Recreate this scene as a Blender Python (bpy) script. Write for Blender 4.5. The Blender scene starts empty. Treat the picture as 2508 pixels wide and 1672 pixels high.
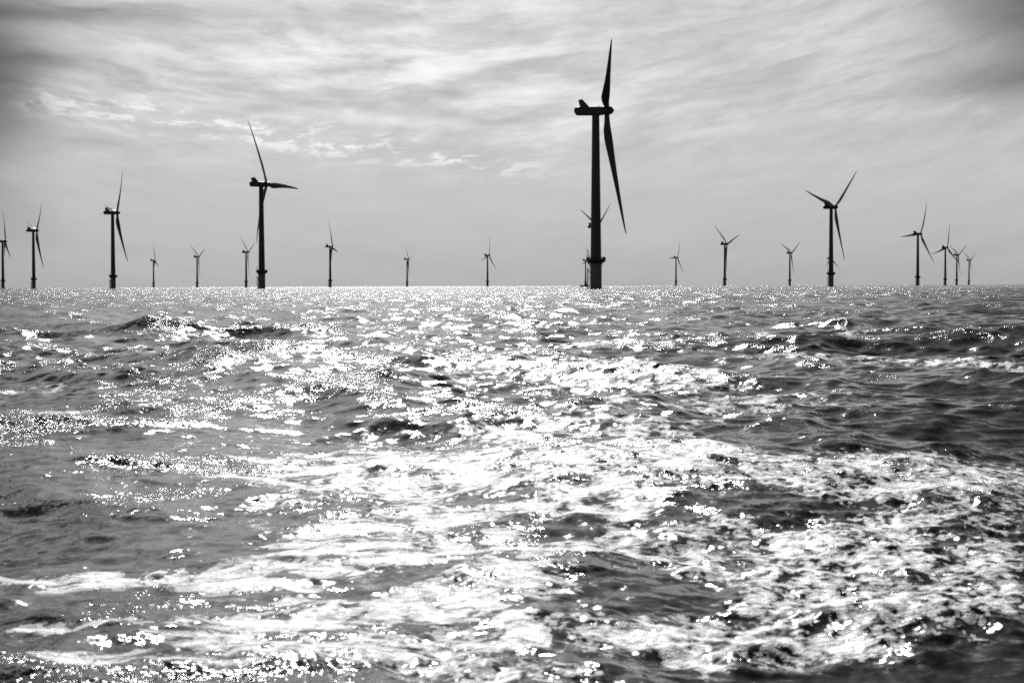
import bpy, math, random, itertools
import numpy as np
from mathutils import Vector, Matrix

R = math.radians
scene = bpy.context.scene
col = scene.collection
rng = np.random.default_rng(11)
random.seed(4)

# ------------------------------------------------------------------ camera
IMW, IMH = 2508.0, 1672.0
F_PX = 4180.0                       # 60 mm on a 36 mm sensor
CAM_H = 1.6                         # eye above mean sea level
PITCH = -math.atan(136.0 / F_PX)
ROLL = R(0.178)
X0 = Vector((1, 0, 0)); Fw = Vector((0, math.cos(PITCH), math.sin(PITCH)))
U0 = X0.cross(Fw)
Xr = X0 * math.cos(ROLL) - U0 * math.sin(ROLL)
Ur = U0 * math.cos(ROLL) + X0 * math.sin(ROLL)
CAM = Vector((0, 0, CAM_H))
cd = bpy.data.cameras.new('camera')
cam = bpy.data.objects.new('camera', cd); col.objects.link(cam)
m = Matrix((Xr, Ur, -Fw)).transposed().to_4x4(); m.translation = CAM
cam.matrix_world = m
cd.sensor_width = 36.0; cd.lens = 36.0 * F_PX / IMW
cd.clip_start = 0.1; cd.clip_end = 60000
cd.dof.use_dof = True; cd.dof.focus_distance = 300.0; cd.dof.aperture_fstop = 6.0
cd.dof.aperture_blades = 7
scene.camera = cam

def project(p):
    v = Vector(p) - CAM
    z = v.dot(Fw)
    return IMW / 2 + F_PX * v.dot(Xr) / z, IMH / 2 - F_PX * v.dot(Ur) / z

def ray(px, py):
    return (Fw + Xr * ((px - IMW / 2) / F_PX) + Ur * (-(py - IMH / 2) / F_PX))

# ------------------------------------------------------------------ helpers
def tag(o, label=None, cat=None, group=None, kind=None):
    if label: o['label'] = label
    if cat: o['category'] = cat
    if group: o['group'] = group
    if kind: o['kind'] = kind
    return o

def empty(name, loc, rz=0.0):
    o = bpy.data.objects.new(name, None); col.objects.link(o)
    o.location = loc; o.rotation_euler = (0, 0, rz)
    o.empty_display_size = 1.0
    return o

class MB:
    def __init__(self): self.v = []; self.f = []
    def add(self, vs, fs):
        b = len(self.v); self.v += [tuple(v) for v in vs]
        self.f += [tuple(b + i for i in f) for f in fs]
    def box(self, x0, x1, y0, y1, z0, z1):
        self.add([(x0,y0,z0),(x1,y0,z0),(x1,y1,z0),(x0,y1,z0),(x0,y0,z1),(x1,y0,z1),(x1,y1,z1),(x0,y1,z1)],
                 [(0,3,2,1),(4,5,6,7),(0,1,5,4),(1,2,6,5),(2,3,7,6),(3,0,4,7)])
    def lathe(self, prof, n=40, axis='z', cap=True, off=(0,0,0)):
        vs, fs = [], []
        for r, h in prof:
            for i in range(n):
                a = 2 * math.pi * i / n
                c, s = r * math.cos(a), r * math.sin(a)
                p = (c, s, h) if axis == 'z' else (h, c, s)
                vs.append((p[0]+off[0], p[1]+off[1], p[2]+off[2]))
        for k in range(len(prof) - 1):
            for i in range(n):
                j = (i + 1) % n
                fs.append((k*n+i, k*n+j, (k+1)*n+j, (k+1)*n+i))
        if cap:
            fs.append(tuple(reversed(range(n)))); fs.append(tuple(range((len(prof)-1)*n, len(prof)*n)))
        self.add(vs, fs)
    def tube(self, a, b, r, n=8, r2=None):
        a, b = Vector(a), Vector(b); d = (b - a).normalized()
        t = d.cross(Vector((0,0,1)) if abs(d.z) < .9 else Vector((1,0,0))).normalized(); u = d.cross(t)
        r2 = r if r2 is None else r2
        vs = [p + (t*math.cos(2*math.pi*i/n) + u*math.sin(2*math.pi*i/n))*rr for p, rr in ((a,r),(b,r2)) for i in range(n)]
        fs = [(i,(i+1)%n,n+(i+1)%n,n+i) for i in range(n)] + [tuple(reversed(range(n))), tuple(range(n,2*n))]
        self.add(vs, fs)
    def prism(self, prof, y0, y1):          # closed outline in x,z pushed along y
        n = len(prof)
        vs = [(x, y0, z) for x, z in prof] + [(x, y1, z) for x, z in prof]
        fs = [(i,(i+1)%n,n+(i+1)%n,n+i) for i in range(n)] + [tuple(reversed(range(n))), tuple(range(n,2*n))]
        self.add(vs, fs)
    def ring(self, rad, z, r, n=40, off=(0,0)):
        pts = [Vector((off[0]+rad*math.cos(2*math.pi*i/n), off[1]+rad*math.sin(2*math.pi*i/n), z)) for i in range(n)]
        for i in range(n): self.tube(pts[i], pts[(i+1)%n], r, 6)
    def mesh(self, name, mat, smooth=False):
        me = bpy.data.meshes.new(name); me.from_pydata(self.v, [], self.f); me.update()
        import bmesh
        bm = bmesh.new(); bm.from_mesh(me); bmesh.ops.recalc_face_normals(bm, faces=bm.faces); bm.to_mesh(me); bm.free()
        me.materials.append(mat)
        if smooth:
            me.polygons.foreach_set('use_smooth', [True]*len(me.polygons))
            me.set_sharp_from_angle(angle=R(35))
        return me

def link(name, me, parent=None):
    o = bpy.data.objects.new(name, me); col.objects.link(o)
    if parent: o.parent = parent
    return o

# ------------------------------------------------------------------ node helpers
class NT:
    def __init__(self, tree): self.t = tree; self.n = tree.nodes; self.l = tree.links
    def node(self, ty, **kw):
        n = self.n.new(ty)
        for k, v in kw.items(): setattr(n, k, v)
        return n
    def put(self, sock, v):
        if isinstance(v, bpy.types.NodeSocket): self.l.new(v, sock)
        elif v is not None: sock.default_value = v
    def math(self, op, a, b=None, c=None, clamp=False):
        n = self.node('ShaderNodeMath', operation=op); n.use_clamp = clamp
        self.put(n.inputs[0], a)
        if b is not None: self.put(n.inputs[1], b)
        if c is not None: self.put(n.inputs[2], c)
        return n.outputs[0]
    def add(self, *a):
        r = a[0]
        for x in a[1:]: r = self.math('ADD', r, x)
        return r
    def mul(self, *a):
        r = a[0]
        for x in a[1:]: r = self.math('MULTIPLY', r, x)
        return r
    def sub(self, a, b): return self.math('SUBTRACT', a, b)
    def vec(self, x, y, z):
        n = self.node('ShaderNodeCombineXYZ'); self.put(n.inputs[0], x); self.put(n.inputs[1], y); self.put(n.inputs[2], z); return n.outputs[0]
    def smooth(self, v, a, b, lo=0.0, hi=1.0):
        n = self.node('ShaderNodeMapRange', interpolation_type='SMOOTHSTEP')
        self.put(n.inputs['Value'], v); self.put(n.inputs['From Min'], a); self.put(n.inputs['From Max'], b)
        self.put(n.inputs['To Min'], lo); self.put(n.inputs['To Max'], hi); return n.outputs[0]
    def lin(self, v, a, b, lo=0.0, hi=1.0):
        n = self.node('ShaderNodeMapRange'); n.clamp = True
        self.put(n.inputs['Value'], v); self.put(n.inputs['From Min'], a); self.put(n.inputs['From Max'], b)
        self.put(n.inputs['To Min'], lo); self.put(n.inputs['To Max'], hi); return n.outputs[0]
    def noise(self, vec, scale=1.0, detail=4.0, rough=0.5, dist=0.0, color=False):
        n = self.node('ShaderNodeTexNoise'); n.noise_dimensions = '3D'
        self.put(n.inputs['Vector'], vec); self.put(n.inputs['Scale'], scale); self.put(n.inputs['Detail'], detail)
        self.put(n.inputs['Roughness'], rough); self.put(n.inputs['Distortion'], dist)
        return n.outputs['Color'] if color else n.outputs['Fac']
    def curve(self, v, pts):                # piecewise map through a colour ramp (positions 0..1)
        n = self.node('ShaderNodeValToRGB'); cr = n.color_ramp
        while len(cr.elements) < len(pts): cr.elements.new(0.5)
        for e, (p, c) in zip(cr.elements, pts): e.position = p; e.color = (c, c, c, 1)
        self.put(n.inputs[0], v); 
        b = self.node('ShaderNodeRGBToBW'); self.l.new(n.outputs[0], b.inputs[0]); return b.outputs[0]

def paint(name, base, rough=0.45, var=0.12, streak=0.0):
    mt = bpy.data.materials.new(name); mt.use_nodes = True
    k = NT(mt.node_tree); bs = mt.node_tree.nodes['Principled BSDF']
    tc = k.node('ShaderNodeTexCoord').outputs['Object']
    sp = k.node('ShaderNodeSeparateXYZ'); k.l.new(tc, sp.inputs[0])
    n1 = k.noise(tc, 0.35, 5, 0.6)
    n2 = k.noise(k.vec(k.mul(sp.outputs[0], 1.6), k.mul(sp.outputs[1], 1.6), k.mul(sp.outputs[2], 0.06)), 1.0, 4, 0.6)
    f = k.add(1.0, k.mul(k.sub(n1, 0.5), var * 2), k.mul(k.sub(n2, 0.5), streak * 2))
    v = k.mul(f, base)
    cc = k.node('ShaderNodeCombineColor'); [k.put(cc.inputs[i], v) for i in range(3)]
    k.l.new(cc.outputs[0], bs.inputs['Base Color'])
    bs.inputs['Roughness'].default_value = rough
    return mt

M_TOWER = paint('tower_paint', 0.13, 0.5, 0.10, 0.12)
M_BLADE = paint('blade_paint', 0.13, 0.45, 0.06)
M_TP = paint('transition_paint', 0.32, 0.5, 0.15, 0.30)
M_STEEL = paint('dark_steel', 0.06, 0.5, 0.2)
M_HULL = paint('hull_paint', 0.05, 0.4, 0.2)
M_CABIN = paint('cabin_paint', 0.20, 0.4, 0.1)
M_GLASS = paint('cabin_glass', 0.02, 0.1, 0.0)

# ------------------------------------------------------------------ sky (world)
SUN_AZ, SUN_EL = -3.5, 28.0
def build_world():
    w = bpy.data.worlds.new('World'); scene.world = w; w.use_nodes = True
    k = NT(w.node_tree); k.n.clear()
    d = k.node('ShaderNodeTexCoord').outputs['Generated']
    sp = k.node('ShaderNodeSeparateXYZ'); k.l.new(d, sp.inputs[0])
    x, y, z = sp.outputs
    A = k.mul(k.math('ARCTAN2', x, y), 57.29578)            # azimuth from the view axis, degrees
    E = k.mul(k.math('ARCSINE', z), 57.29578)               # elevation, degrees
    # slow warp so that nothing is straight
    wv = k.noise(k.vec(k.mul(A, 0.16), k.mul(E, 0.45), 3.1), 1.0, 3, 0.5, 0, True)
    ws = k.node('ShaderNodeSeparateXYZ'); k.l.new(wv, ws.inputs[0])
    Aw = k.add(A, k.mul(k.sub(ws.outputs[0], 0.5), 3.0))
    Ew = k.add(E, k.mul(k.sub(ws.outputs[1], 0.5), 0.7))
    # streak coordinates: cirrus sheets tilt gently down to the right
    S = k.add(Ew, k.mul(Aw, -0.075), k.mul(k.mul(A, A), -0.0073))
    def gauss(cx, cy, rx, ry, a=None, e=None):
        a = a or Aw; e = e or Ew
        u = k.mul(k.sub(a, cx), 1.0 / rx); v = k.mul(k.sub(e, cy), 1.0 / ry)
        q = k.add(k.mul(u, u), k.mul(v, v))
        return k.math('POWER', 2.71828, k.mul(q, -1.0))
    # veil brightness with elevation (0..60 deg); dimmed above the view to darken wave faces
    base = k.curve(k.mul(E, 1 / 60.0), [(0.0, .36), (0.03, .42), (0.07, .49), (0.11, .51), (0.16, .54), (0.185, .36), (0.24, .18), (0.36, .10), (1.0, .07)])
    # the big wisps
    n1 = k.noise(k.vec(k.mul(Aw, 0.11), k.mul(S, 0.50), 0.0), 1.0, 9, 0.56, 0.15)
    n2 = k.noise(k.vec(k.mul(Aw, 0.30), k.mul(S, 1.35), 7.0), 1.0, 10, 0.60, 0.15)
    n3 = k.noise(k.vec(k.mul(Aw, 1.1), k.mul(S, 3.2), 11.0), 1.0, 8, 0.62, 0.15)
    hi = k.smooth(E, 2.0, 7.0)
    band = gauss(-4.5, 7.6, 7.5, 2.3)
    band2 = gauss(1.5, 5.4, 6.0, 1.2)
    wisp = k.mul(k.smooth(k.add(n1, k.mul(n2, 0.55)), 0.66, 0.95), k.add(0.25, k.mul(band, 0.9), k.mul(band2, 0.6)))
    wisp = k.mul(wisp, k.add(0.10, k.mul(hi, 0.9)))
    fine = k.add(k.mul(k.sub(n2, 0.5), k.add(0.10, k.mul(hi, 0.30))), k.mul(k.sub(n3, 0.5), k.add(0.03, k.mul(hi, 0.20))))
    # cirrus puffs in a line falling to the right
    lineE = k.add(4.0, k.mul(A, -0.128))
    q = k.mul(k.sub(k.add(E, k.mul(k.sub(ws.outputs[1], 0.5), 0.8)), lineE), 1 / 0.42)
    pl = k.math('POWER', 2.71828, k.mul(k.mul(q, q), -1.0))
    pl = k.mul(pl, k.sub(1.0, k.smooth(A, -1.0, 2.0)))
    puff = k.mul(k.smooth(k.add(k.mul(n3, 0.8), k.mul(n2, 0.35)), 0.57, 0.67), pl)
    L = k.add(base, k.mul(wisp, 0.28), fine, k.mul(puff, 0.27))
    # shaded undersides / clear gaps
    dk = k.mul(k.smooth(k.noise(k.vec(k.mul(Aw, 0.22), k.mul(S, 1.1), 21.0), 1.0, 7, 0.6, 0.5), 0.50, 0.72), hi)
    L = k.mul(L, k.sub(1.0, k.mul(dk, k.lin(A, -16.0, 2.0, 0.38, 0.16))))
    # lens corner darkening painted into the sky, plus thin dark streaks
    edge_dark = k.add(k.mul(gauss(-18.6, 8.0, 2.8, 2.6), 1.0), k.mul(gauss(-15.0, 8.65, 3.6, 0.28), 0.42), k.mul(gauss(-15.5, 7.3, 2.4, 0.25), 0.25),
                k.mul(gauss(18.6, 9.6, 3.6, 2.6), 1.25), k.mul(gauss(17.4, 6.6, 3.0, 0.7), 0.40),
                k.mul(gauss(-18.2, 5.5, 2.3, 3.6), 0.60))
    edge_dark = k.mul(edge_dark, k.add(0.62, k.mul(n2, 0.75)))
    L = k.mul(L, k.math('POWER', 2.71828, k.mul(edge_dark, -2.0)))
    # unseen sky away from the sun, darkened so the towers stay black
    away = k.smooth(k.math('ABSOLUTE', k.sub(A, SUN_AZ)), 22.0, 75.0)
    L = k.mul(L, k.sub(1.0, k.mul(away, 0.70)))
    right = k.mul(k.smooth(A, 1.0, 22.0), k.smooth(E, 9.0, 15.0))  # dimming added above the view, darkens the water at right
    L = k.mul(L, k.sub(1.0, k.mul(right, 0.80)))
    # aureole of the veiled sun
    au = gauss(SUN_AZ, SUN_EL, 14.0, 9.0, A, E)
    L = k.add(L, k.mul(au, 0.35))
    lv = k.mul(k.smooth(A, 2.0, -14.0), k.smooth(E, 8.6, 11.0), k.sub(1.0, k.smooth(E, 20.0, 36.0)), k.sub(1.0, away))  # bright veil added above the view to lighten the water at left
    L = k.add(L, k.mul(lv, 0.36))
    L = k.mul(L, 10.0)
    # the clear-sky model shows a little through the veil, without colour as the picture has none
    sky = k.node('ShaderNodeTexSky'); sky.sky_type = 'NISHITA'; sky.sun_disc = False
    sky.sun_elevation = R(SUN_EL); sky.sun_rotation = R(SUN_AZ)
    bw = k.node('ShaderNodeRGBToBW'); k.l.new(sky.outputs[0], bw.inputs[0])
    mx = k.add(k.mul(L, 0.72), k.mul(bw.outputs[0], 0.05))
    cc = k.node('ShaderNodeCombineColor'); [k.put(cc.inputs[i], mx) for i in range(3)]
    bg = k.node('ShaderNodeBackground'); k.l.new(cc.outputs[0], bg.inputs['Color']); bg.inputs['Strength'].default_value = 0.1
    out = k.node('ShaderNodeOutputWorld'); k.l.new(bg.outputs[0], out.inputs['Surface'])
    w.cycles.sampling_method = 'MANUAL'; w.cycles.sample_map_resolution = 1024
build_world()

sd = bpy.data.lights.new('sun', 'SUN'); sun = bpy.data.objects.new('sun', sd); col.objects.link(sun)
sd.energy = 5.0; sd.angle = R(0.53); sd.color = (1, 1, 1)
sdir = Vector((math.sin(R(SUN_AZ)) * math.cos(R(SUN_EL)), math.cos(R(SUN_AZ)) * math.cos(R(SUN_EL)), math.sin(R(SUN_EL))))
sun.rotation_euler = sdir.to_track_quat('Z', 'Y').to_euler()
sun.location = sdir * 500

# ------------------------------------------------------------------ sea
TAB = rng.random((256, 256)).astype(np.float32) * 2 * np.pi
TC, TS = np.cos(TAB), np.sin(TAB)
def gnoise(x, y, seed=0):
    x = x + seed * 17.31; y = y + seed * 9.77
    xi = np.floor(x); yi = np.floor(y)
    fx = (x - xi).astype(np.float32); fy = (y - yi).astype(np.float32)
    xi = xi.astype(np.int32); yi = yi.astype(np.int32)
    u = fx*fx*fx*(fx*(fx*6-15)+10); v = fy*fy*fy*(fy*(fy*6-15)+10)
    def g(i, j, dx, dy):
        a = (xi + i) & 255; b = (yi + j) & 255
        return TC[a, b]*dx + TS[a, b]*dy
    n00 = g(0,0,fx,fy); n10 = g(1,0,fx-1,fy); n01 = g(0,1,fx,fy-1); n11 = g(1,1,fx-1,fy-1)
    a = n00 + u*(n10-n00); b = n01 + u*(n11-n01)
    return (a + v*(b-a)) * 1.41
def fbm(x, y, octs=4, gain=0.5, seed=0):
    s = 0; a = 1.0; t = 0
    for o in range(octs):
        s = s + a * gnoise(x * 2**o, y * 2**o, seed + o * 3); t += a*a; a *= gain
    return s / math.sqrt(t)
def sstep(a, b, v):
    t = np.clip((v - a) / (b - a), 0, 1); return t*t*(3-2*t)

def build_sea():
    # rings
    r = [0.4, 1.0, 2.0, 3.0, 3.6, 4.2, 4.6]
    while r[-1] < 14500:
        d = r[-1]
        if d < 150: st = 0.0030 * d
        elif d < 600: st = 0.45 + (d - 150) * 0.0009
        else: st = 0.85 + (d - 600) * 0.012
        r.append(d + st)
    r = np.array(r)
    inner = np.linspace(-22, 22, 1080)
    outer = np.concatenate([np.arange(22.4, 40, 0.6), np.arange(42, 180, 6.0)])
    th = np.radians(np.concatenate([-outer[::-1], inner, outer]))
    nr, nc = len(r), len(th)
    dr = np.gradient(r)
    print('sea grid', nr, nc)
    X = (r[:, None] * np.sin(th)[None, :]).astype(np.float32)
    Y = (r[:, None] * np.cos(th)[None, :]).astype(np.float32)
    DX = np.zeros_like(X); DY = np.zeros_like(X); Z = np.zeros_like(X)
    g = np.random.default_rng(5)
    wind = math.atan2(-0.34, -0.94)
    lam = 9.0; comps = []
    while lam > 0.11:
        octv = math.log2(15.0 / lam)
        ncomp = 14
        B = 0.0042 if lam > 4 else (0.0160 if lam > 0.5 else 0.0085)
        if lam > 4: B *= 1.4
        spread = 0.55 if lam > 4 else 0.85
        for i in range(ncomp):
            l = lam * 2 ** (-(i + g.random()) / ncomp)
            comps.append((l, wind + g.normal() * spread, math.sqrt(2 * B / ncomp) * l / (2*math.pi), g.random() * 6.283))
        lam /= 2
    # amplitude patchiness so that the chop comes in gusts
    gust = 0.75 + 0.55 * fbm(X / 9.0, Y / 16.0, 2, 0.5, 2)
    gust = np.clip(gust, 0.25, 1.6).astype(np.float32)
    for l, a, amp, ph in comps:
        lim = l / 2.6 if l < 4 else 40.0
        ok = np.where(dr < lim)[0]
        if len(ok) == 0: continue
        e = ok[-1] + 1
        if l < 0.6: e = min(e, int(np.searchsorted(r, 70)))
        fade = np.clip((lim - dr[:e]) / (0.4 * lim), 0, 1).astype(np.float32)[:, None]
        kk = 2 * math.pi / l; cx, cy = math.cos(a), math.sin(a)
        p = (kk * cx) * X[:e] + (kk * cy) * Y[:e] + ph
        A = amp * fade
        if l < 3: A = A * gust[:e]
        s, c = np.sin(p), np.cos(p)
        Z[:e] += A * c
        ch = 1.15 if l > 1 else 0.8
        DX[:e] -= (ch * cx) * A * s; DY[:e] -= (ch * cy) * A * s
    # --- single waves seen in the picture: (px, py) of the crest, length, height, heading of the crest line
    def mean_xy(px, py):
        d = ray(px, py); t = -CAM_H / d.z; return d.x * t, d.y * t
    for (px, py, ln, wd, hh, ang) in [(450, 820, 5, 1.8, .45, 4), (300, 1060, 2.2, 1.5, .20, 12), (280, 1150, .8, .35, .07, 12), (180, 1020, 1.6, .8, .11, 16), (640, 960, 1.8, .7, .10, -35),
                                       (560, 915, 6, 2.0, .38, -62), (900, 1000, 4, 1.5, .30, -62), (700, 890, 5, 2.0, .35, -30), (2420, 850, 7, 2.6, .5, 6)]:
        cx, cy = mean_xy(px, py)
        e = int(np.searchsorted(r, cy * 1.6))
        ca, sa = math.cos(R(ang)), math.sin(R(ang))
        u = (X[:e]-cx)*ca + (Y[:e]-cy)*sa; v = -(X[:e]-cx)*sa + (Y[:e]-cy)*ca
        q = np.exp(-(u/ln)**2)
        wv_ = np.where(v < 0, 0.5*wd, wd)
        Z[:e] += hh * q * np.exp(-np.abs(v/wv_)**1.3)
    # the ship's wake flattens the chop behind it
    wake = 1 - 0.5 * sstep(930, 1250, 700 + F_PX * CAM_H / np.maximum(Y, 1.0)) * sstep(-100, 700, 1254 + F_PX * X / np.maximum(Y, 1.0))
    Z *= wake; DX *= wake; DY *= wake
    # --- foam laid down by the wake, as a density over the mean plane
    nf = int(np.searchsorted(r, 260))
    x, y = X[:nf], Y[:nf]
    yy = np.maximum(y, 1.0)
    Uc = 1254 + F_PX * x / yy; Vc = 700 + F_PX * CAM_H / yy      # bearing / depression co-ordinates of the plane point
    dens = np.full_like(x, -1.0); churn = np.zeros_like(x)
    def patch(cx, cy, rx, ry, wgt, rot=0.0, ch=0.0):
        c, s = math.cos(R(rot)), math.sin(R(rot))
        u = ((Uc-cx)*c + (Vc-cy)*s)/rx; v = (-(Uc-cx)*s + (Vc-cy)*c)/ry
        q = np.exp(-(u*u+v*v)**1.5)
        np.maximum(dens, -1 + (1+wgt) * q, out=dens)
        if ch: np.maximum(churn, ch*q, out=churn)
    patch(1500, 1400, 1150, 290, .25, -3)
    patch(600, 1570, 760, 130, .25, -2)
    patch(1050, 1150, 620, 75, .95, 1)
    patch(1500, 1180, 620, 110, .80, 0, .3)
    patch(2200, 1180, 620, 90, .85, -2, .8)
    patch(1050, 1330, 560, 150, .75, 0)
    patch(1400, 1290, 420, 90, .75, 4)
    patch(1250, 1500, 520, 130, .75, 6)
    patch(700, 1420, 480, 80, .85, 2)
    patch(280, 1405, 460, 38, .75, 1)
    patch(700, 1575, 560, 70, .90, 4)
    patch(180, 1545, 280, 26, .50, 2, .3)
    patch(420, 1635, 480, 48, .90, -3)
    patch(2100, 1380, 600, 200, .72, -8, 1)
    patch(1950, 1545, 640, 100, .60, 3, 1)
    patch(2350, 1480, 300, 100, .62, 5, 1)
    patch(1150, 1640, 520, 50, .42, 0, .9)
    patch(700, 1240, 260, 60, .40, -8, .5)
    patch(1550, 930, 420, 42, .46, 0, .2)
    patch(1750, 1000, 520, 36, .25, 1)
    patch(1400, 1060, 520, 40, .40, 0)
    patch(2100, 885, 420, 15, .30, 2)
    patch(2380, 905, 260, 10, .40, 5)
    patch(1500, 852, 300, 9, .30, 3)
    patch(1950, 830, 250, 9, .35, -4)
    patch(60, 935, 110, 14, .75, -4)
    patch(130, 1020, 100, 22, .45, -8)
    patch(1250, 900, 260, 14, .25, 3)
    # holes of open water
    def hole(cx, cy, rx, ry, wgt, rot=0):
        c, s = math.cos(R(rot)), math.sin(R(rot))
        u = ((Uc-cx)*c + (Vc-cy)*s)/rx; v = (-(Uc-cx)*s + (Vc-cy)*c)/ry
        dens[...] -= wgt * np.exp(-(u*u+v*v)**1.5)
    for h in [(1370,1285,110,28,1.2),(1770,1240,140,22,1.3),(1130,1305,60,22,1.0),(1640,1260,80,18,.9),(1590,1410,60,24,1.1),(1650,1460,170,36,1.2,-4),
              (1350,1490,110,26,1.1),(640,1460,90,15,1.2,-6),(930,1430,150,24,1.1,-10),(1150,1215,130,9,1.2),(640,1265,200,40,.7,-10),
              (250,1500,260,26,1.2),(110,1600,170,28,1.1),(2480,1640,330,45,1.6,3),(2080,1620,200,22,.8),(2330,1330,150,40,.6,-8),
              (2020,1270,140,26,.6),(80,1300,420,60,1.2),(560,1130,120,12,1.0,3),(1480,1490,120,14,.6)]:
        hole(*h)
    wx = x + 0.22*fbm(x/0.8, y/1.2, 3, .5, 40); wy = y + 0.40*fbm(x/0.8, y/1.2, 3, .5, 44)
    n_a = fbm(wx/0.42, wy/0.75, 5, 0.58, 11)
    n_s = fbm(wx/0.80, wy/0.30, 5, 0.60, 15)
    lf = sstep(1500, 700, Uc)
    n_big = n_a*(1-0.6*lf) + n_s*0.75*lf
    n_fin = fbm(x/0.085, y/0.20, 4, 0.72, 23)
    lace = 1 - np.abs(fbm(wx/0.34, wy/0.46, 3, 0.6, 31)) * 2.0
    crack = np.abs(fbm(wx/0.45 + 0.3*n_a, wy/0.32, 4, 0.55, 37))
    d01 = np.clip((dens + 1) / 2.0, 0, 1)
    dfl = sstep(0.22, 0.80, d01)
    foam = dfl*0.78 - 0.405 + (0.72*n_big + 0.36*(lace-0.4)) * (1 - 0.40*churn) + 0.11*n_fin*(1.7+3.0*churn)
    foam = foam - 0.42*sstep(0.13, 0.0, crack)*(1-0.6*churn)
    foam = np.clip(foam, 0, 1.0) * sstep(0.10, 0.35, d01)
    # streaks of old foam in the mid distance
    n_st = fbm(x/1.3 + y*0.05, y/6.0, 4, 0.6, 51)
    foam = np.maximum(foam, 0.7*sstep(0.95, 1.6, n_st) * sstep(300, 60, y) * sstep(-200, 900, Uc))
    # churned foam stands up in lumps
    lump = fbm(x/0.22, y/0.26, 3, 0.55, 61)
    low = fbm(x/0.55, y/0.6, 3, 0.5, 71)
    near = sstep(60, 25, y)
    Z[:nf] += near * (churn * (0.015*lump + 0.03*low) + sstep(0.12, 0.5, d01) * (0.006*lump + 0.016*low))
    foamA = np.zeros_like(X); foamA[:nf] = foam
    # ripple strength: cat's paws between smoother water
    paw = fbm(X / 1.5, Y / 2.6, 5, 0.68, 81)
    crest = np.clip(Z / 0.22, -1.2, 1.6)
    leftw = sstep(1000, 200, 1254 + F_PX * X / np.maximum(Y, 1.0)) * sstep(60, 30, Y)
    rip = 0.09 + 1.10 * sstep(-0.02, 1.40, paw + 0.45 * crest + 0.35 * leftw)
    far = sstep(70, 350, r.astype(np.float32))[:, None]
    rip = rip * (1 - far) + far * np.clip(0.20 + 2.6*fbm(X / 2.6, Y / 50, 4, 0.65, 91), 0.04, 1.8)
    mid = sstep(14, 22, Y) * sstep(170, 90, Y)
    rip = rip * (1 - 0.22 * mid)
    churnA = np.zeros_like(X); churnA[:nf] = churn
    wk = np.zeros_like(X); wk[:nf] = sstep(0.12, 0.5, d01)
    rip = np.maximum(rip, wk * (0.04 + 0.50 * sstep(-0.3, 1.0, fbm(X / 0.5, Y / 0.5, 3, 0.6, 97))))
    # outside the finely divided sector the surface stays smooth
    wed = sstep(R(60), R(30), np.abs(th).astype(np.float32))[None, :]
    Z *= wed; DX *= wed; DY *= wed
    co = np.stack([X + DX, Y + DY, Z], -1).reshape(-1, 3).astype(np.float32)
    co = np.concatenate([co, np.zeros((1, 3), np.float32)])
    ii = np.arange(nr - 1)[:, None] * nc; jj = np.arange(nc)[None, :]; jn = (jj + 1) % nc
    quads = np.stack([ii + jj, ii + nc + jj, ii + nc + jn, ii + jn], -1).reshape(-1, 4)
    tris = np.stack([np.full(nc, nr*nc), np.arange(nc), (np.arange(nc)+1) % nc], -1)
    me = bpy.data.meshes.new('water')
    nv = len(co); nq = len(quads); nt = len(tris)
    me.vertices.add(nv); me.vertices.foreach_set('co', co.ravel())
    me.loops.add(nq*4 + nt*3)
    me.loops.foreach_set('vertex_index', np.concatenate([quads.ravel(), tris.ravel()]).astype(np.int32))
    me.polygons.add(nq + nt)
    ls = np.concatenate([np.arange(nq)*4, nq*4 + np.arange(nt)*3]).astype(np.int32)
    me.polygons.foreach_set('loop_start', ls)
    me.polygons.foreach_set('use_smooth', np.ones(nq+nt, bool))
    me.update(calc_edges=True)
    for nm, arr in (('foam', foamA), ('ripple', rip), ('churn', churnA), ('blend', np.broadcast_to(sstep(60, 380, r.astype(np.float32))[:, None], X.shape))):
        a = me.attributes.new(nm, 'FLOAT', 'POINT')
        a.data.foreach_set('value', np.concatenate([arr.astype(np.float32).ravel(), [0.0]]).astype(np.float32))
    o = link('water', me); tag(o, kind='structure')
    mt = bpy.data.materials.new('sea_water'); mt.use_nodes = True
    k = NT(mt.node_tree); k.n.clear()
    geo = k.node('ShaderNodeNewGeometry'); P = geo.outputs['Position']; N = geo.outputs['Normal']
    rp = k.node('ShaderNodeAttribute'); rp.attribute_name = 'ripple'
    fm = k.node('ShaderNodeAttribute'); fm.attribute_name = 'foam'
    def vm(op, a, b=None, s=None):
        n_ = k.node('ShaderNodeVectorMath', operation=op); k.put(n_.inputs[0], a)
        if b is not None: k.put(n_.inputs[1], b)
        if s is not None: k.put(n_.inputs['Scale'], s)
        return n_.outputs[0]
    c1 = vm('SUBTRACT', k.noise(P, 5.0, 2, 0.6, 0, True), (.5, .5, .5))
    c2 = vm('SUBTRACT', k.noise(P, 34.0, 2, 0.6, 0, True), (.5, .5, .5))
    pert = vm('ADD', vm('SCALE', c1, s=k.add(0.38, k.mul(rp.outputs['Fac'], 0.7))), vm('SCALE', c2, s=k.mul(rp.outputs['Fac'], 2.5)))
    pert = vm('MULTIPLY', pert, (1.5, 0.9, 0.0))
    Np = vm('NORMALIZE', vm('ADD', N, pert))
    wb = k.node('ShaderNodeBsdfPrincipled')
    wb.inputs['Base Color'].default_value = (.006, .006, .006, 1); wb.inputs['Roughness'].default_value = 0.06
    wb.inputs['IOR'].default_value = 1.333
    bl = k.node('ShaderNodeAttribute'); bl.attribute_name = 'blend'
    k.l.new(k.add(0.085, k.mul(bl.outputs['Fac'], 0.03)), wb.inputs['Roughness'])
    k.l.new(Np, wb.inputs['Normal'])
    fb = k.node('ShaderNodeBsdfPrincipled')
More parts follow.
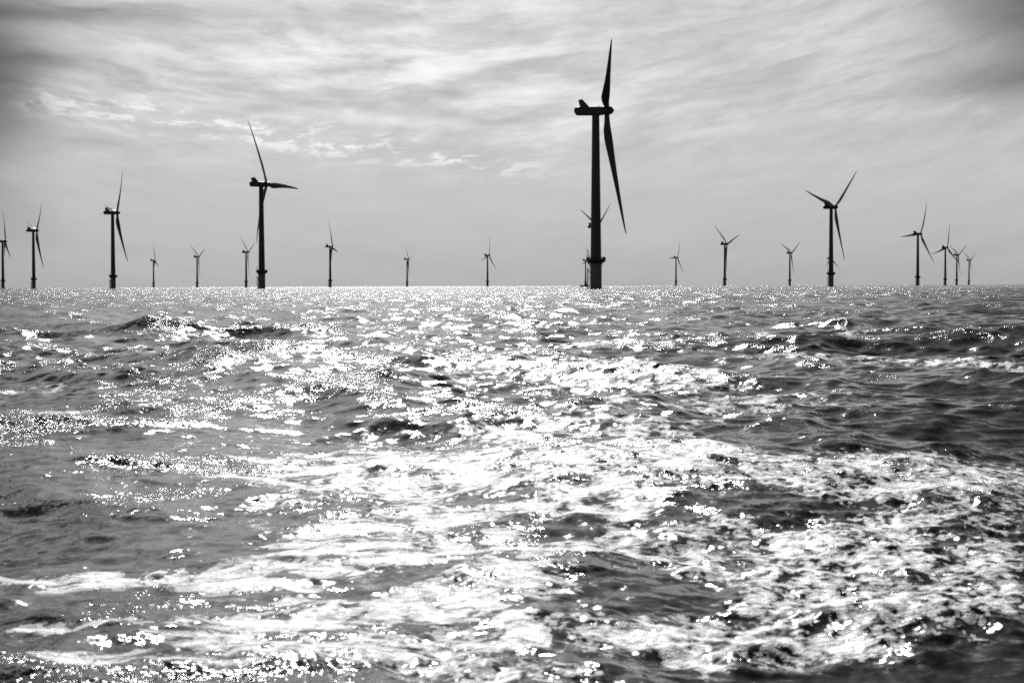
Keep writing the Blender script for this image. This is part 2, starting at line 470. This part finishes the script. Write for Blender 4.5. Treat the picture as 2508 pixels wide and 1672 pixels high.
    fb.inputs['Base Color'].default_value = (.90, .90, .90, 1); fb.inputs['Roughness'].default_value = 0.6; fb.inputs['Specular IOR Level'].default_value = 0.30
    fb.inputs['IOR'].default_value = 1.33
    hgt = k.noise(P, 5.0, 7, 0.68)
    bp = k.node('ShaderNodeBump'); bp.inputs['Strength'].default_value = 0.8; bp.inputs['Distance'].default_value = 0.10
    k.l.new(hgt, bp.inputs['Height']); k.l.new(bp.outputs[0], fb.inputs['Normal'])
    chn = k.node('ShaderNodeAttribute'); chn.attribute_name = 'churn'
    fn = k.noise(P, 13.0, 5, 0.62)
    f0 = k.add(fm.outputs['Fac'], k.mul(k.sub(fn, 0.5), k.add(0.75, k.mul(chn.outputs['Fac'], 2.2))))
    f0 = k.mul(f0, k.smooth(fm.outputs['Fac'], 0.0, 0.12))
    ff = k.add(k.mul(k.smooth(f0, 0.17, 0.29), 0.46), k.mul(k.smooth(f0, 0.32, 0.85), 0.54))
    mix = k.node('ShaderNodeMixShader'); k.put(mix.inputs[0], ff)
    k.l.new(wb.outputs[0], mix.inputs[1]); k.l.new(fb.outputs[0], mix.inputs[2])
    out = k.node('ShaderNodeOutputMaterial'); k.l.new(mix.outputs[0], out.inputs['Surface'])
    me.materials.append(mt)
build_sea()

# ------------------------------------------------------------------ wind turbines
HUB_Z, HUB_X, RAD = 85.0, 5.2, 58.0
def arc(n, f): return [f(i / (n - 1)) for i in range(n)]

b = MB(); b.lathe([(2.62, 12.9), (2.60, 14.0), (2.33, 36.0), (2.32, 36.05), (2.05, 58.0), (2.04, 58.05), (1.76, 82.0), (1.80, 82.3), (1.80, 82.75)], 44)
ME_TOWER = b.mesh('tower', M_TOWER, True)
b = MB(); b.box(-0.45, 0.45, -2.72, -2.55, 14.0, 16.3)
ME_DOOR = b.mesh('door', M_STEEL)
b = MB(); b.lathe([(2.78, -6.0), (2.78, 1.2), (2.84, 1.25), (2.84, 1.6), (2.78, 1.65), (2.76, 11.6), (2.95, 11.8), (2.95, 12.9)], 44)
ME_TP = b.mesh('transition_piece', M_TP, True)
b = MB()
b.lathe([(2.96, 12.15), (3.3, 12.3), (4.5, 13.15), (4.75, 13.2), (4.75, 13.65), (2.6, 13.66)], 32)
ME_PLAT = b.mesh('platform', M_STEEL)
b = MB()
for zz, rr in ((14.25, .05), (14.8, .06), (15.15, .07)): b.ring(4.65, zz, rr, 32)
for i in range(24):
    a = 2*math.pi*i/24
    b.tube((4.65*math.cos(a), 4.65*math.sin(a), 13.6), (4.65*math.cos(a), 4.65*math.sin(a), 15.2), .055, 6)
for i in range(48):                                  # mesh infill panels, open beside the right-hand cabinet
    a0, a1 = 2*math.pi*i/48, 2*math.pi*(i+1)/48
    if abs(((a0+math.pi) % (2*math.pi)) - math.pi) < 0.02: continue
    p, q = (4.68*math.cos(a0), 4.68*math.sin(a0)), (4.68*math.cos(a1), 4.68*math.sin(a1))
    b.add([(p[0],p[1],13.66),(q[0],q[1],13.66),(q[0],q[1],14.5),(p[0],p[1],14.5),
           (p[0]*.99,p[1]*.99,13.66),(q[0]*.99,q[1]*.99,13.66),(q[0]*.99,q[1]*.99,14.5),(p[0]*.99,p[1]*.99,14.5)],
          [(0,1,2,3),(7,6,5,4),(3,2,6,7),(0,4,5,1)])
ME_RAIL = b.mesh('railing', M_STEEL)
b = MB(); b.box(3.3, 4.5, -0.7, 0.7, 13.67, 15.25); b.box(3.4, 4.4, -.6, .6, 15.25, 15.35); ME_CAB = b.mesh('equipment_cabinet', M_STEEL)
b = MB(); b.box(-4.4, -3.0, -0.9, 0.5, 13.67, 15.1); b.box(-4.5, -2.9, -1.0, 0.6, 15.1, 15.2); ME_CAB2 = b.mesh('equipment_cabinet', M_STEEL)
b = MB()
b.tube((-3.2, 1.5, 13.6), (-3.2, 1.5, 16.3), .20, 10); b.tube((-3.15, 1.5, 16.0), (-3.95, 1.3, 19.0), .17, 8, .11)
b.tube((-3.2, 1.5, 16.2), (-4.3, 1.3, 16.1), .09, 6); b.tube((-3.95, 1.3, 18.95), (-3.98, 1.3, 17.6), .04, 6)
ME_CRANE = b.mesh('davit_crane', M_STEEL)
b = MB()
for sy in (-0.9, 0.9):
    b.tube((-3.95, sy, -4), (-3.95, sy, 10.3), .20, 10)
    for zz in (1.2, 5.2, 8.9):
        b.tube((-3.95, sy, zz), (-2.6, sy*0.7, zz), .13, 8)
    b.tube((-3.9, sy, 9.0), (-2.7, sy*.7, 7.6), .10, 8)
ME_LAND = b.mesh('boat_landing', M_STEEL)
b = MB()
for sy in (-0.3, 0.3): b.tube((-3.15, sy, -3), (-3.15, sy, 13.3), .07, 6)
for i in range(50): b.tube((-3.15, -.3, -2.5 + i*.31), (-3.15, .3, -2.5 + i*.31), .035, 5)
b.tube((-4.3, 0, 13.2), (-3.1, 0, 11.6), .10, 6)
ME_LADD = b.mesh('ladder', M_STEEL)
# nacelle: rounded box, chamfered stern
b = MB()
secs = [(-10.3, .55, 84.3, 85.7), (-9.9, .9, 83.6, 86.25), (-9.25, 1.45, 82.75, 86.62), (-8.4, 1.72, 82.6, 86.72), (-2, 1.85, 82.6, 86.78), (2.6, 1.85, 82.62, 86.75), (3.35, 1.75, 82.75, 86.62), (3.5, 1.6, 82.9, 86.45)]
nn = 28; vs = []; fs = []
for x_, w_, z0_, z1_ in secs:
    cz, hz = (z0_+z1_)/2, (z1_-z0_)/2
    for i in range(nn):
        a = 2*math.pi*i/nn; c_, s_ = math.cos(a), math.sin(a)
        e_ = 0.38
        vs.append((x_, w_*math.copysign(abs(c_)**e_, c_), cz + hz*math.copysign(abs(s_)**e_, s_)))
for kx in range(len(secs)-1):
    for i in range(nn):
        j = (i+1) % nn; fs.append((kx*nn+i, kx*nn+j, (kx+1)*nn+j, (kx+1)*nn+i))
fs.append(tuple(range(nn))); fs.append(tuple(range((len(secs)-1)*nn, len(secs)*nn)))
b.add(vs, fs); b.box(1.0, 1.9, -.45, .45, 86.6, 87.05); b.lathe([(1.55, 82.2), (1.8, 82.78)], 24)
ME_NAC = b.mesh('nacelle', M_TOWER, True)
b = MB(); b.prism([(-8.25, 89.75), (-8.1, 89.95), (-6.45, 90.02), (-6.2, 89.9), (-3.3, 86.77), (-1.95, 85.05), (-6.05, 85.0), (-7.35, 86.7)], -1.92, 1.92)
ME_FIN = b.mesh('cooler', M_TOWER)
b = MB(); b.tube((-6.5, .3, 89.9), (-6.5, .3, 91.5), .07, 6); b.tube((-6.9, -.5, 89.9), (-6.9, -.5, 90.7), .05, 6); b.box(-6.9,-6.1,.27,.33,90.55,90.65)
ME_ANT = b.mesh('antenna', M_STEEL)
b = MB()
b.lathe([(1.75, 3.45), (2.0, 3.6), (2.15, 4.2), (2.18, 5.2), (2.12, 6.2), (1.9, 7.1), (1.45, 7.95), (.85, 8.5), (.3, 8.75), (.02, 8.8)], 32, 'x', True, (0, 0, HUB_Z))
ME_HUB = b.mesh('hub', M_TOWER, True)

ST = [(1.2,2.5,2.4),(2.2,2.5,2.4),(3.6,2.55,2.2),(6,3.0,1.75),(9,3.75,1.35),(12.5,4.2,1.05),(16,4.05,.88),(21,3.5,.72),(27,2.95,.58),(33,2.45,.46),(39,2.0,.37),(45,1.6,.28),(50,1.25,.21),(54,.92,.15),(56.6,.6,.10),(57.7,.32,.06),(58,.08,.03)]
def blade_mesh(ang, bend_ax, bend_up, pitch, mat, gexp):
    """ang: rotor angle, 0 = up, positive = local +Y; bends are tip offsets along the shaft / upward."""
    rad = Vector((0, math.sin(ang), math.cos(ang))); tan = Vector((0, math.cos(ang), -math.sin(ang))); ax = Vector((1, 0, 0))
    n = 14; mb = MB(); vs = []; fs = []
    rs = []
    for i in range(len(ST)-1):
        for t in (0, .5): rs.append(tuple(ST[i][q]*(1-t)+ST[i+1][q]*t for q in range(3)))
    rs.append(ST[-1])
    for (r_, ch, tk) in rs:
        if gexp > 1.5 and r_ > 5: ch *= 1.12; tk *= 1.25
        f = r_ / RAD
        tw = R(pitch + 14.0 * (1 - f) ** 2.0)
        cdir = tan * math.cos(tw) + ax * math.sin(tw); tdir = ax * math.cos(tw) - tan * math.sin(tw)
        g = f ** gexp
        c0 = rad * r_ + ax * (HUB_X + bend_ax * g) + Vector((0, 0, HUB_Z + bend_up * g))
        rnd = max(0.0, 1 - (r_ - 1.2) / 7.0); shift = -0.22 * (1 - rnd)
        for i in range(n):
            a = 2*math.pi*i/n; c_, s_ = math.cos(a), math.sin(a)
            xx = c_ * .5 + shift
            yy_ = s_ * .5 * (rnd + (1-rnd) * (0.62 + 0.38 * c_) )
            vs.append(c0 + cdir * (xx * ch) + tdir * (yy_ * tk))
    m_ = len(rs)
    for kx in range(m_-1):
        for i in range(n):
            j = (i+1) % n; fs.append((kx*n+i, kx*n+j, (kx+1)*n+j, (kx+1)*n+i))
    fs.append(tuple(range(n))); fs.append(tuple(range((m_-1)*n, m_*n)))
    mb.add(vs, fs)
    return mb.mesh('blade', mat, True)

def fit(hub, D, tips):
    """find rotor phase and apparent yaw that explain the three tips; ψ >= 0: shaft points right and a little away."""
    s = F_PX / D; best = None
    for psi in range(2, 44, 2):
        sp_ = math.sin(R(psi))
        for a0 in range(0, 360, 2):
            for perm in ((0,1,2),(0,2,1)):
                c = 0
                for kx in range(3):
                    a = R(a0 + 120*perm[kx]); t = tips[kx]
                    if t is None: continue
                    dx, dy = (t[0]-hub[0])/s, (hub[1]-t[1])/s
                    c += (dy - RAD*math.cos(a))**2 + (dx + RAD*math.sin(a)*sp_)**2
                if best is None or c < best[0]: best = (c, psi, a0, perm)
    return best

GROUP = 'wind turbines standing in the sea'
TURB = [
 # hub, tower base x, tips (up/left/right/down), pitch, label
 ((1486.8,272.7), 1459.6, [(1499.7,96.5),(1495.5,143.5),(1534.9,575.2)], 58, 'tallest and nearest black wind turbine, its rotor seen edge-on, rising right of centre'),
 ((653.3,451.4), 641.5, [(605.9,292.1),(730.8,462.6),(627.4,597.2)], 12, 'second largest dark grey wind turbine with one blade pointing level to the right'),
 ((2045.7,507.2), 2035.2, [(2099.2,418),(1971.6,465.9),(2069.6,638.8)], 25, 'large black wind turbine with a Y-shaped rotor, biggest on the right side of the sea'),
 ((288.1,520.8), 277.5, [(301.6,419.4),(254.5,501),(314.9,641.8)], 22, 'dark grey wind turbine with a blade swung back over its nacelle, tallest near left edge'),
 ((90.8,564.3), 83.0, [(103.5,495.5),(63.7,539.4),(108.8,658.2)], 20, 'mid-sized dark wind turbine near the left edge, a curved blade arching over its nacelle'),
 ((13.9,590.8), 7.6, [(6.7,511.2),(27.1,631.7),(11.6,627.6)], 15, 'dark wind turbine cut by the left edge, upright blade above two lowered ones'),
 ((380.1,637.5), 376.4, [(374.4,592.2),(390.5,652.4),(379.5,657.8)], 12, 'tiny far wind turbine just right of the tall left one, one blade upright'),
 ((487.7,629), 483.2, [(466.7,600.2),(503.5,606.5),(491.5,681.5)], 18, 'small far wind turbine with a V of two raised blades, standing alone on the left'),
 ((608.9,617.5), 603.2, [(589.5,581.5),(625.9,594.7),(612.4,676.4)], 18, 'small far wind turbine immediately left of the second largest tower'),
 ((815.3,603.5), 808.9, [(803.6,538.1),(829.1,617.8),(812.5,642.2)], 12, 'slim distant wind turbine right of the second largest one, with a short blade drooping right'),
 ((1000.9,634.4), 997.3, [(990.7,598.7),(1013,626.3),(1003.8,676.3)], 12, 'tiny distant wind turbine at mid horizon with a stubby blade raised to the right'),
 ((1199,625.2), 1194.2, [(1200,573.6),(1179.2,638.6),(1217.7,662.4)], 18, 'small distant wind turbine left of the tallest one, blades like an upside-down Y'),
 ((1465.5,555), 1455.5, [(1423.8,513),(1497.2,498.7),(1478.5,656.5)], 22, 'wind turbine hidden behind the tallest tower, two raised blade tips showing either side'),
 ((1439.2,637.4), 1434.3, [(1437.7,597.6),(1426.2,647),(1450,655)], 18, 'tiny far wind turbine standing behind the boat at the foot of the tallest one'),
 ((1659.9,630.5), 1655.7, [(1665.6,587.7),(1637.4,633.1),(1675.7,670.5)], 18, 'small far wind turbine first to the right of the tallest, one blade level left'),
 ((1781.6,597.4), 1775.2, [(1749.7,551.3),(1812.2,574.1),(1780.8,665.4)], 20, 'black wind turbine right of the tallest, one blade hanging straight down beside its tower'),
 ((1938.9,619.5), 1934.4, [(1911.2,594.8),(1960.5,590.7),(1945.8,673.1)], 20, 'small black wind turbine just left of the large Y-shaped one, two blades raised'),
 ((2036.5,633.5), 2032.5, [(2035.5,592),(2020.6,653.1),(2056.7,656.8)], 18, 'tiny wind turbine hidden behind the large right tower, two lowered blade tips showing'),
 ((2255,572.9), 2247.6, [(2270.3,495),(2206.3,580.5),(2288.7,644.5)], 20, 'largest wind turbine of the far right cluster, one blade level to the left'),
 ((2319.6,606.2), 2315.0, [(2325.4,545.8),(2282.2,622.8),(2349.9,646)], 20, 'second of the four right-hand turbines, its lower blade crossing the next tower'),
 ((2347.1,624.3), 2343.2, [(2324.2,599.1),(2367.5,600.1),(2352.2,671.3)], 20, 'small third turbine of the right cluster, overlapped by its left neighbour\'s lower blade'),
 ((2376.3,636.9), 2373.2, [(2358.3,616.7),(2389.3,617.7),(2379.7,663.6)], 20, 'smallest and last wind turbine at the far right of the horizon'),
]
PARTS = [('tower', ME_TOWER), ('transition_piece', ME_TP), ('platform', ME_PLAT), ('davit_crane', ME_CRANE),
         ('boat_landing', ME_LAND), ('nacelle', ME_NAC), ('hub', ME_HUB)]
SUBS = {'tower': [('door', ME_DOOR)], 'platform': [('railing', ME_RAIL), ('equipment_cabinet', ME_CAB), ('equipment_cabinet', ME_CAB2)],
        'boat_landing': [('ladder', ME_LADD)], 'nacelle': [('cooler', ME_FIN), ('antenna', ME_ANT)]}

def horizon_y(px): return 700.0 - (px - 1254.0) * math.tan(ROLL)

for ti, (hub, bx, tips, pitch, label) in enumerate(TURB):
    D = F_PX * (HUB_Z - CAM_H) / (horizon_y(hub[0]) - hub[1])
    c, psi, a0, perm = fit(hub, D, tips)
    az = math.atan((bx - 1254.0) / F_PX)
    # tower foot on the bearing of its base
    d_ = ray(bx, horizon_y(bx)); base = Vector((d_.x * D / d_.y, D, 0))
    if ti == 0: psi = 3
    else: pitch = 2 if psi >= 20 else psi + 20
    yaw = R(psi) - az
    root = empty('wind_turbine', base, yaw)
    # scale so that the hub lands at its measured height
    tag(root, label, 'wind turbine', GROUP)
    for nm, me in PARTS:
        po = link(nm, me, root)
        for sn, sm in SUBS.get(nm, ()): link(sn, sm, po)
    mw = Matrix.Translation(base) @ Matrix.Rotation(yaw, 4, 'Z')
    hub_w = mw @ Vector((HUB_X, 0, HUB_Z)); hp = project(hub_w)
    for kx in range(3):
        a = R(a0 + 120 * perm[kx]); bax = bup = 0.0
        tip = tips[kx]; tx, ty = tip[0] - hub[0] + hp[0], tip[1] - hub[1] + hp[1]
        for it in range(6):
            p = mw @ Vector((HUB_X + bax, RAD*math.sin(a), HUB_Z + RAD*math.cos(a) + bup))
            q = project(p); s = F_PX / (p.y)
            bax += (tx - q[0]) / (s * math.cos(R(psi))); bup += -(ty - q[1]) / s
        bax = max(-26, min(26, bax)); bup = max(-22, min(22, bup))
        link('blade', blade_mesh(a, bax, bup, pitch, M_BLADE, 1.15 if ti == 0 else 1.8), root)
    print('turbine', ti, 'D %.0f psi %d a0 %d cost %.1f hub err %.1f %.1f' % (D, psi, a0, c, hp[0]-hub[0], hp[1]-hub[1]))

# ------------------------------------------------------------------ work boat on the horizon
def build_boat():
    D = 2350.0; d_ = ray(1433.5, horizon_y(1433.5))
    root = empty('work_boat', (d_.x * D / d_.y, D, 0.0), R(4))
    tag(root, 'small dark work boat on the horizon at the foot of the tallest turbine', 'boat')
    b = MB(); n = 15; vs = []; fs = []
    for i in range(n):                       # bow to the left (-x)
        t = i / (n-1); x_ = -7.2 + 14.4*t
        w_ = 2.4 * min(1.0, (t*2.6)**0.6 + 0.02); sh = 2.3 - 1.0*min(1, t*1.6) + 0.1*t
        vs += [(x_ - 0.6*(1-t)*1.0, -w_, sh), (x_, -w_*.8, -.7), (x_, w_*.8, -.7), (x_ - 0.6*(1-t), w_, sh)]
    for i in range(n-1):
        for q in range(3): fs.append((i*4+q, i*4+q+1, (i+1)*4+q+1, (i+1)*4+q))
        fs.append((i*4+3, i*4, (i+1)*4, (i+1)*4+3))
    fs.append((0,1,2,3)); fs.append(tuple((n-1)*4+q for q in range(4)))
    b.add(vs, fs); link('hull', b.mesh('hull', M_HULL), root)
    b = MB(); b.prism([(-2.2, 1.2), (-1.3, 3.5), (-.9, 3.9), (3.4, 3.9), (3.7, 3.6), (4.0, 1.2)], -1.8, 1.8); b.box(-1.5, 3.9, -2.0, 2.0, 3.9, 4.05)
    wh = link('wheelhouse', b.mesh('wheelhouse', M_CABIN), root)
    b = MB()
    for q in range(4): b.box(-.9 + q*1.05, -.1 + q*1.05, -1.84, 1.84, 2.6, 3.5)
    link('window', b.mesh('window', M_GLASS), wh)
    b = MB(); b.tube((1.2, 0, 4.0), (1.3, 0, 6.6), .12, 8, .06); b.tube((.6, -.8, 5.4), (.6+1.2, .8, 5.4), .06, 6); b.box(.8, 1.7, -.6, .6, 4.6, 4.8)
    link('mast', b.mesh('mast', M_STEEL), root)
    b = MB()
    for sy in (-2.1, 2.1):
        b.tube((-7.0, sy*.25, 3.2), (-3.0, sy, 2.6), .05, 6); b.tube((4, sy, 2.4), (7.0, sy, 2.4), .05, 6)
        for x_ in (-5, -3, 4, 5.5, 7): b.tube((x_, sy*(.8 if x_ < -4 else 1), 1.2), (x_, sy*(.8 if x_ < -4 else 1), 2.6 if x_ < 0 else 2.4), .05, 6)
    link('railing', b.mesh('railing', M_STEEL), root)
build_boat()

# ------------------------------------------------------------------ render settings
scene.render.engine = 'CYCLES'
scene.view_settings.view_transform = 'Standard'; scene.view_settings.look = 'None'
scene.view_settings.exposure = 0.40; scene.view_settings.gamma = 1.0
scene.cycles.use_denoising = False
scene.cycles.caustics_reflective = False; scene.cycles.caustics_refractive = False
scene.cycles.max_bounces = 5; scene.cycles.glossy_bounces = 3; scene.cycles.diffuse_bounces = 2
scene.cycles.sample_clamp_indirect = 4.0; scene.cycles.sample_clamp_direct = 30.0
scene.cycles.filter_width = 1.7
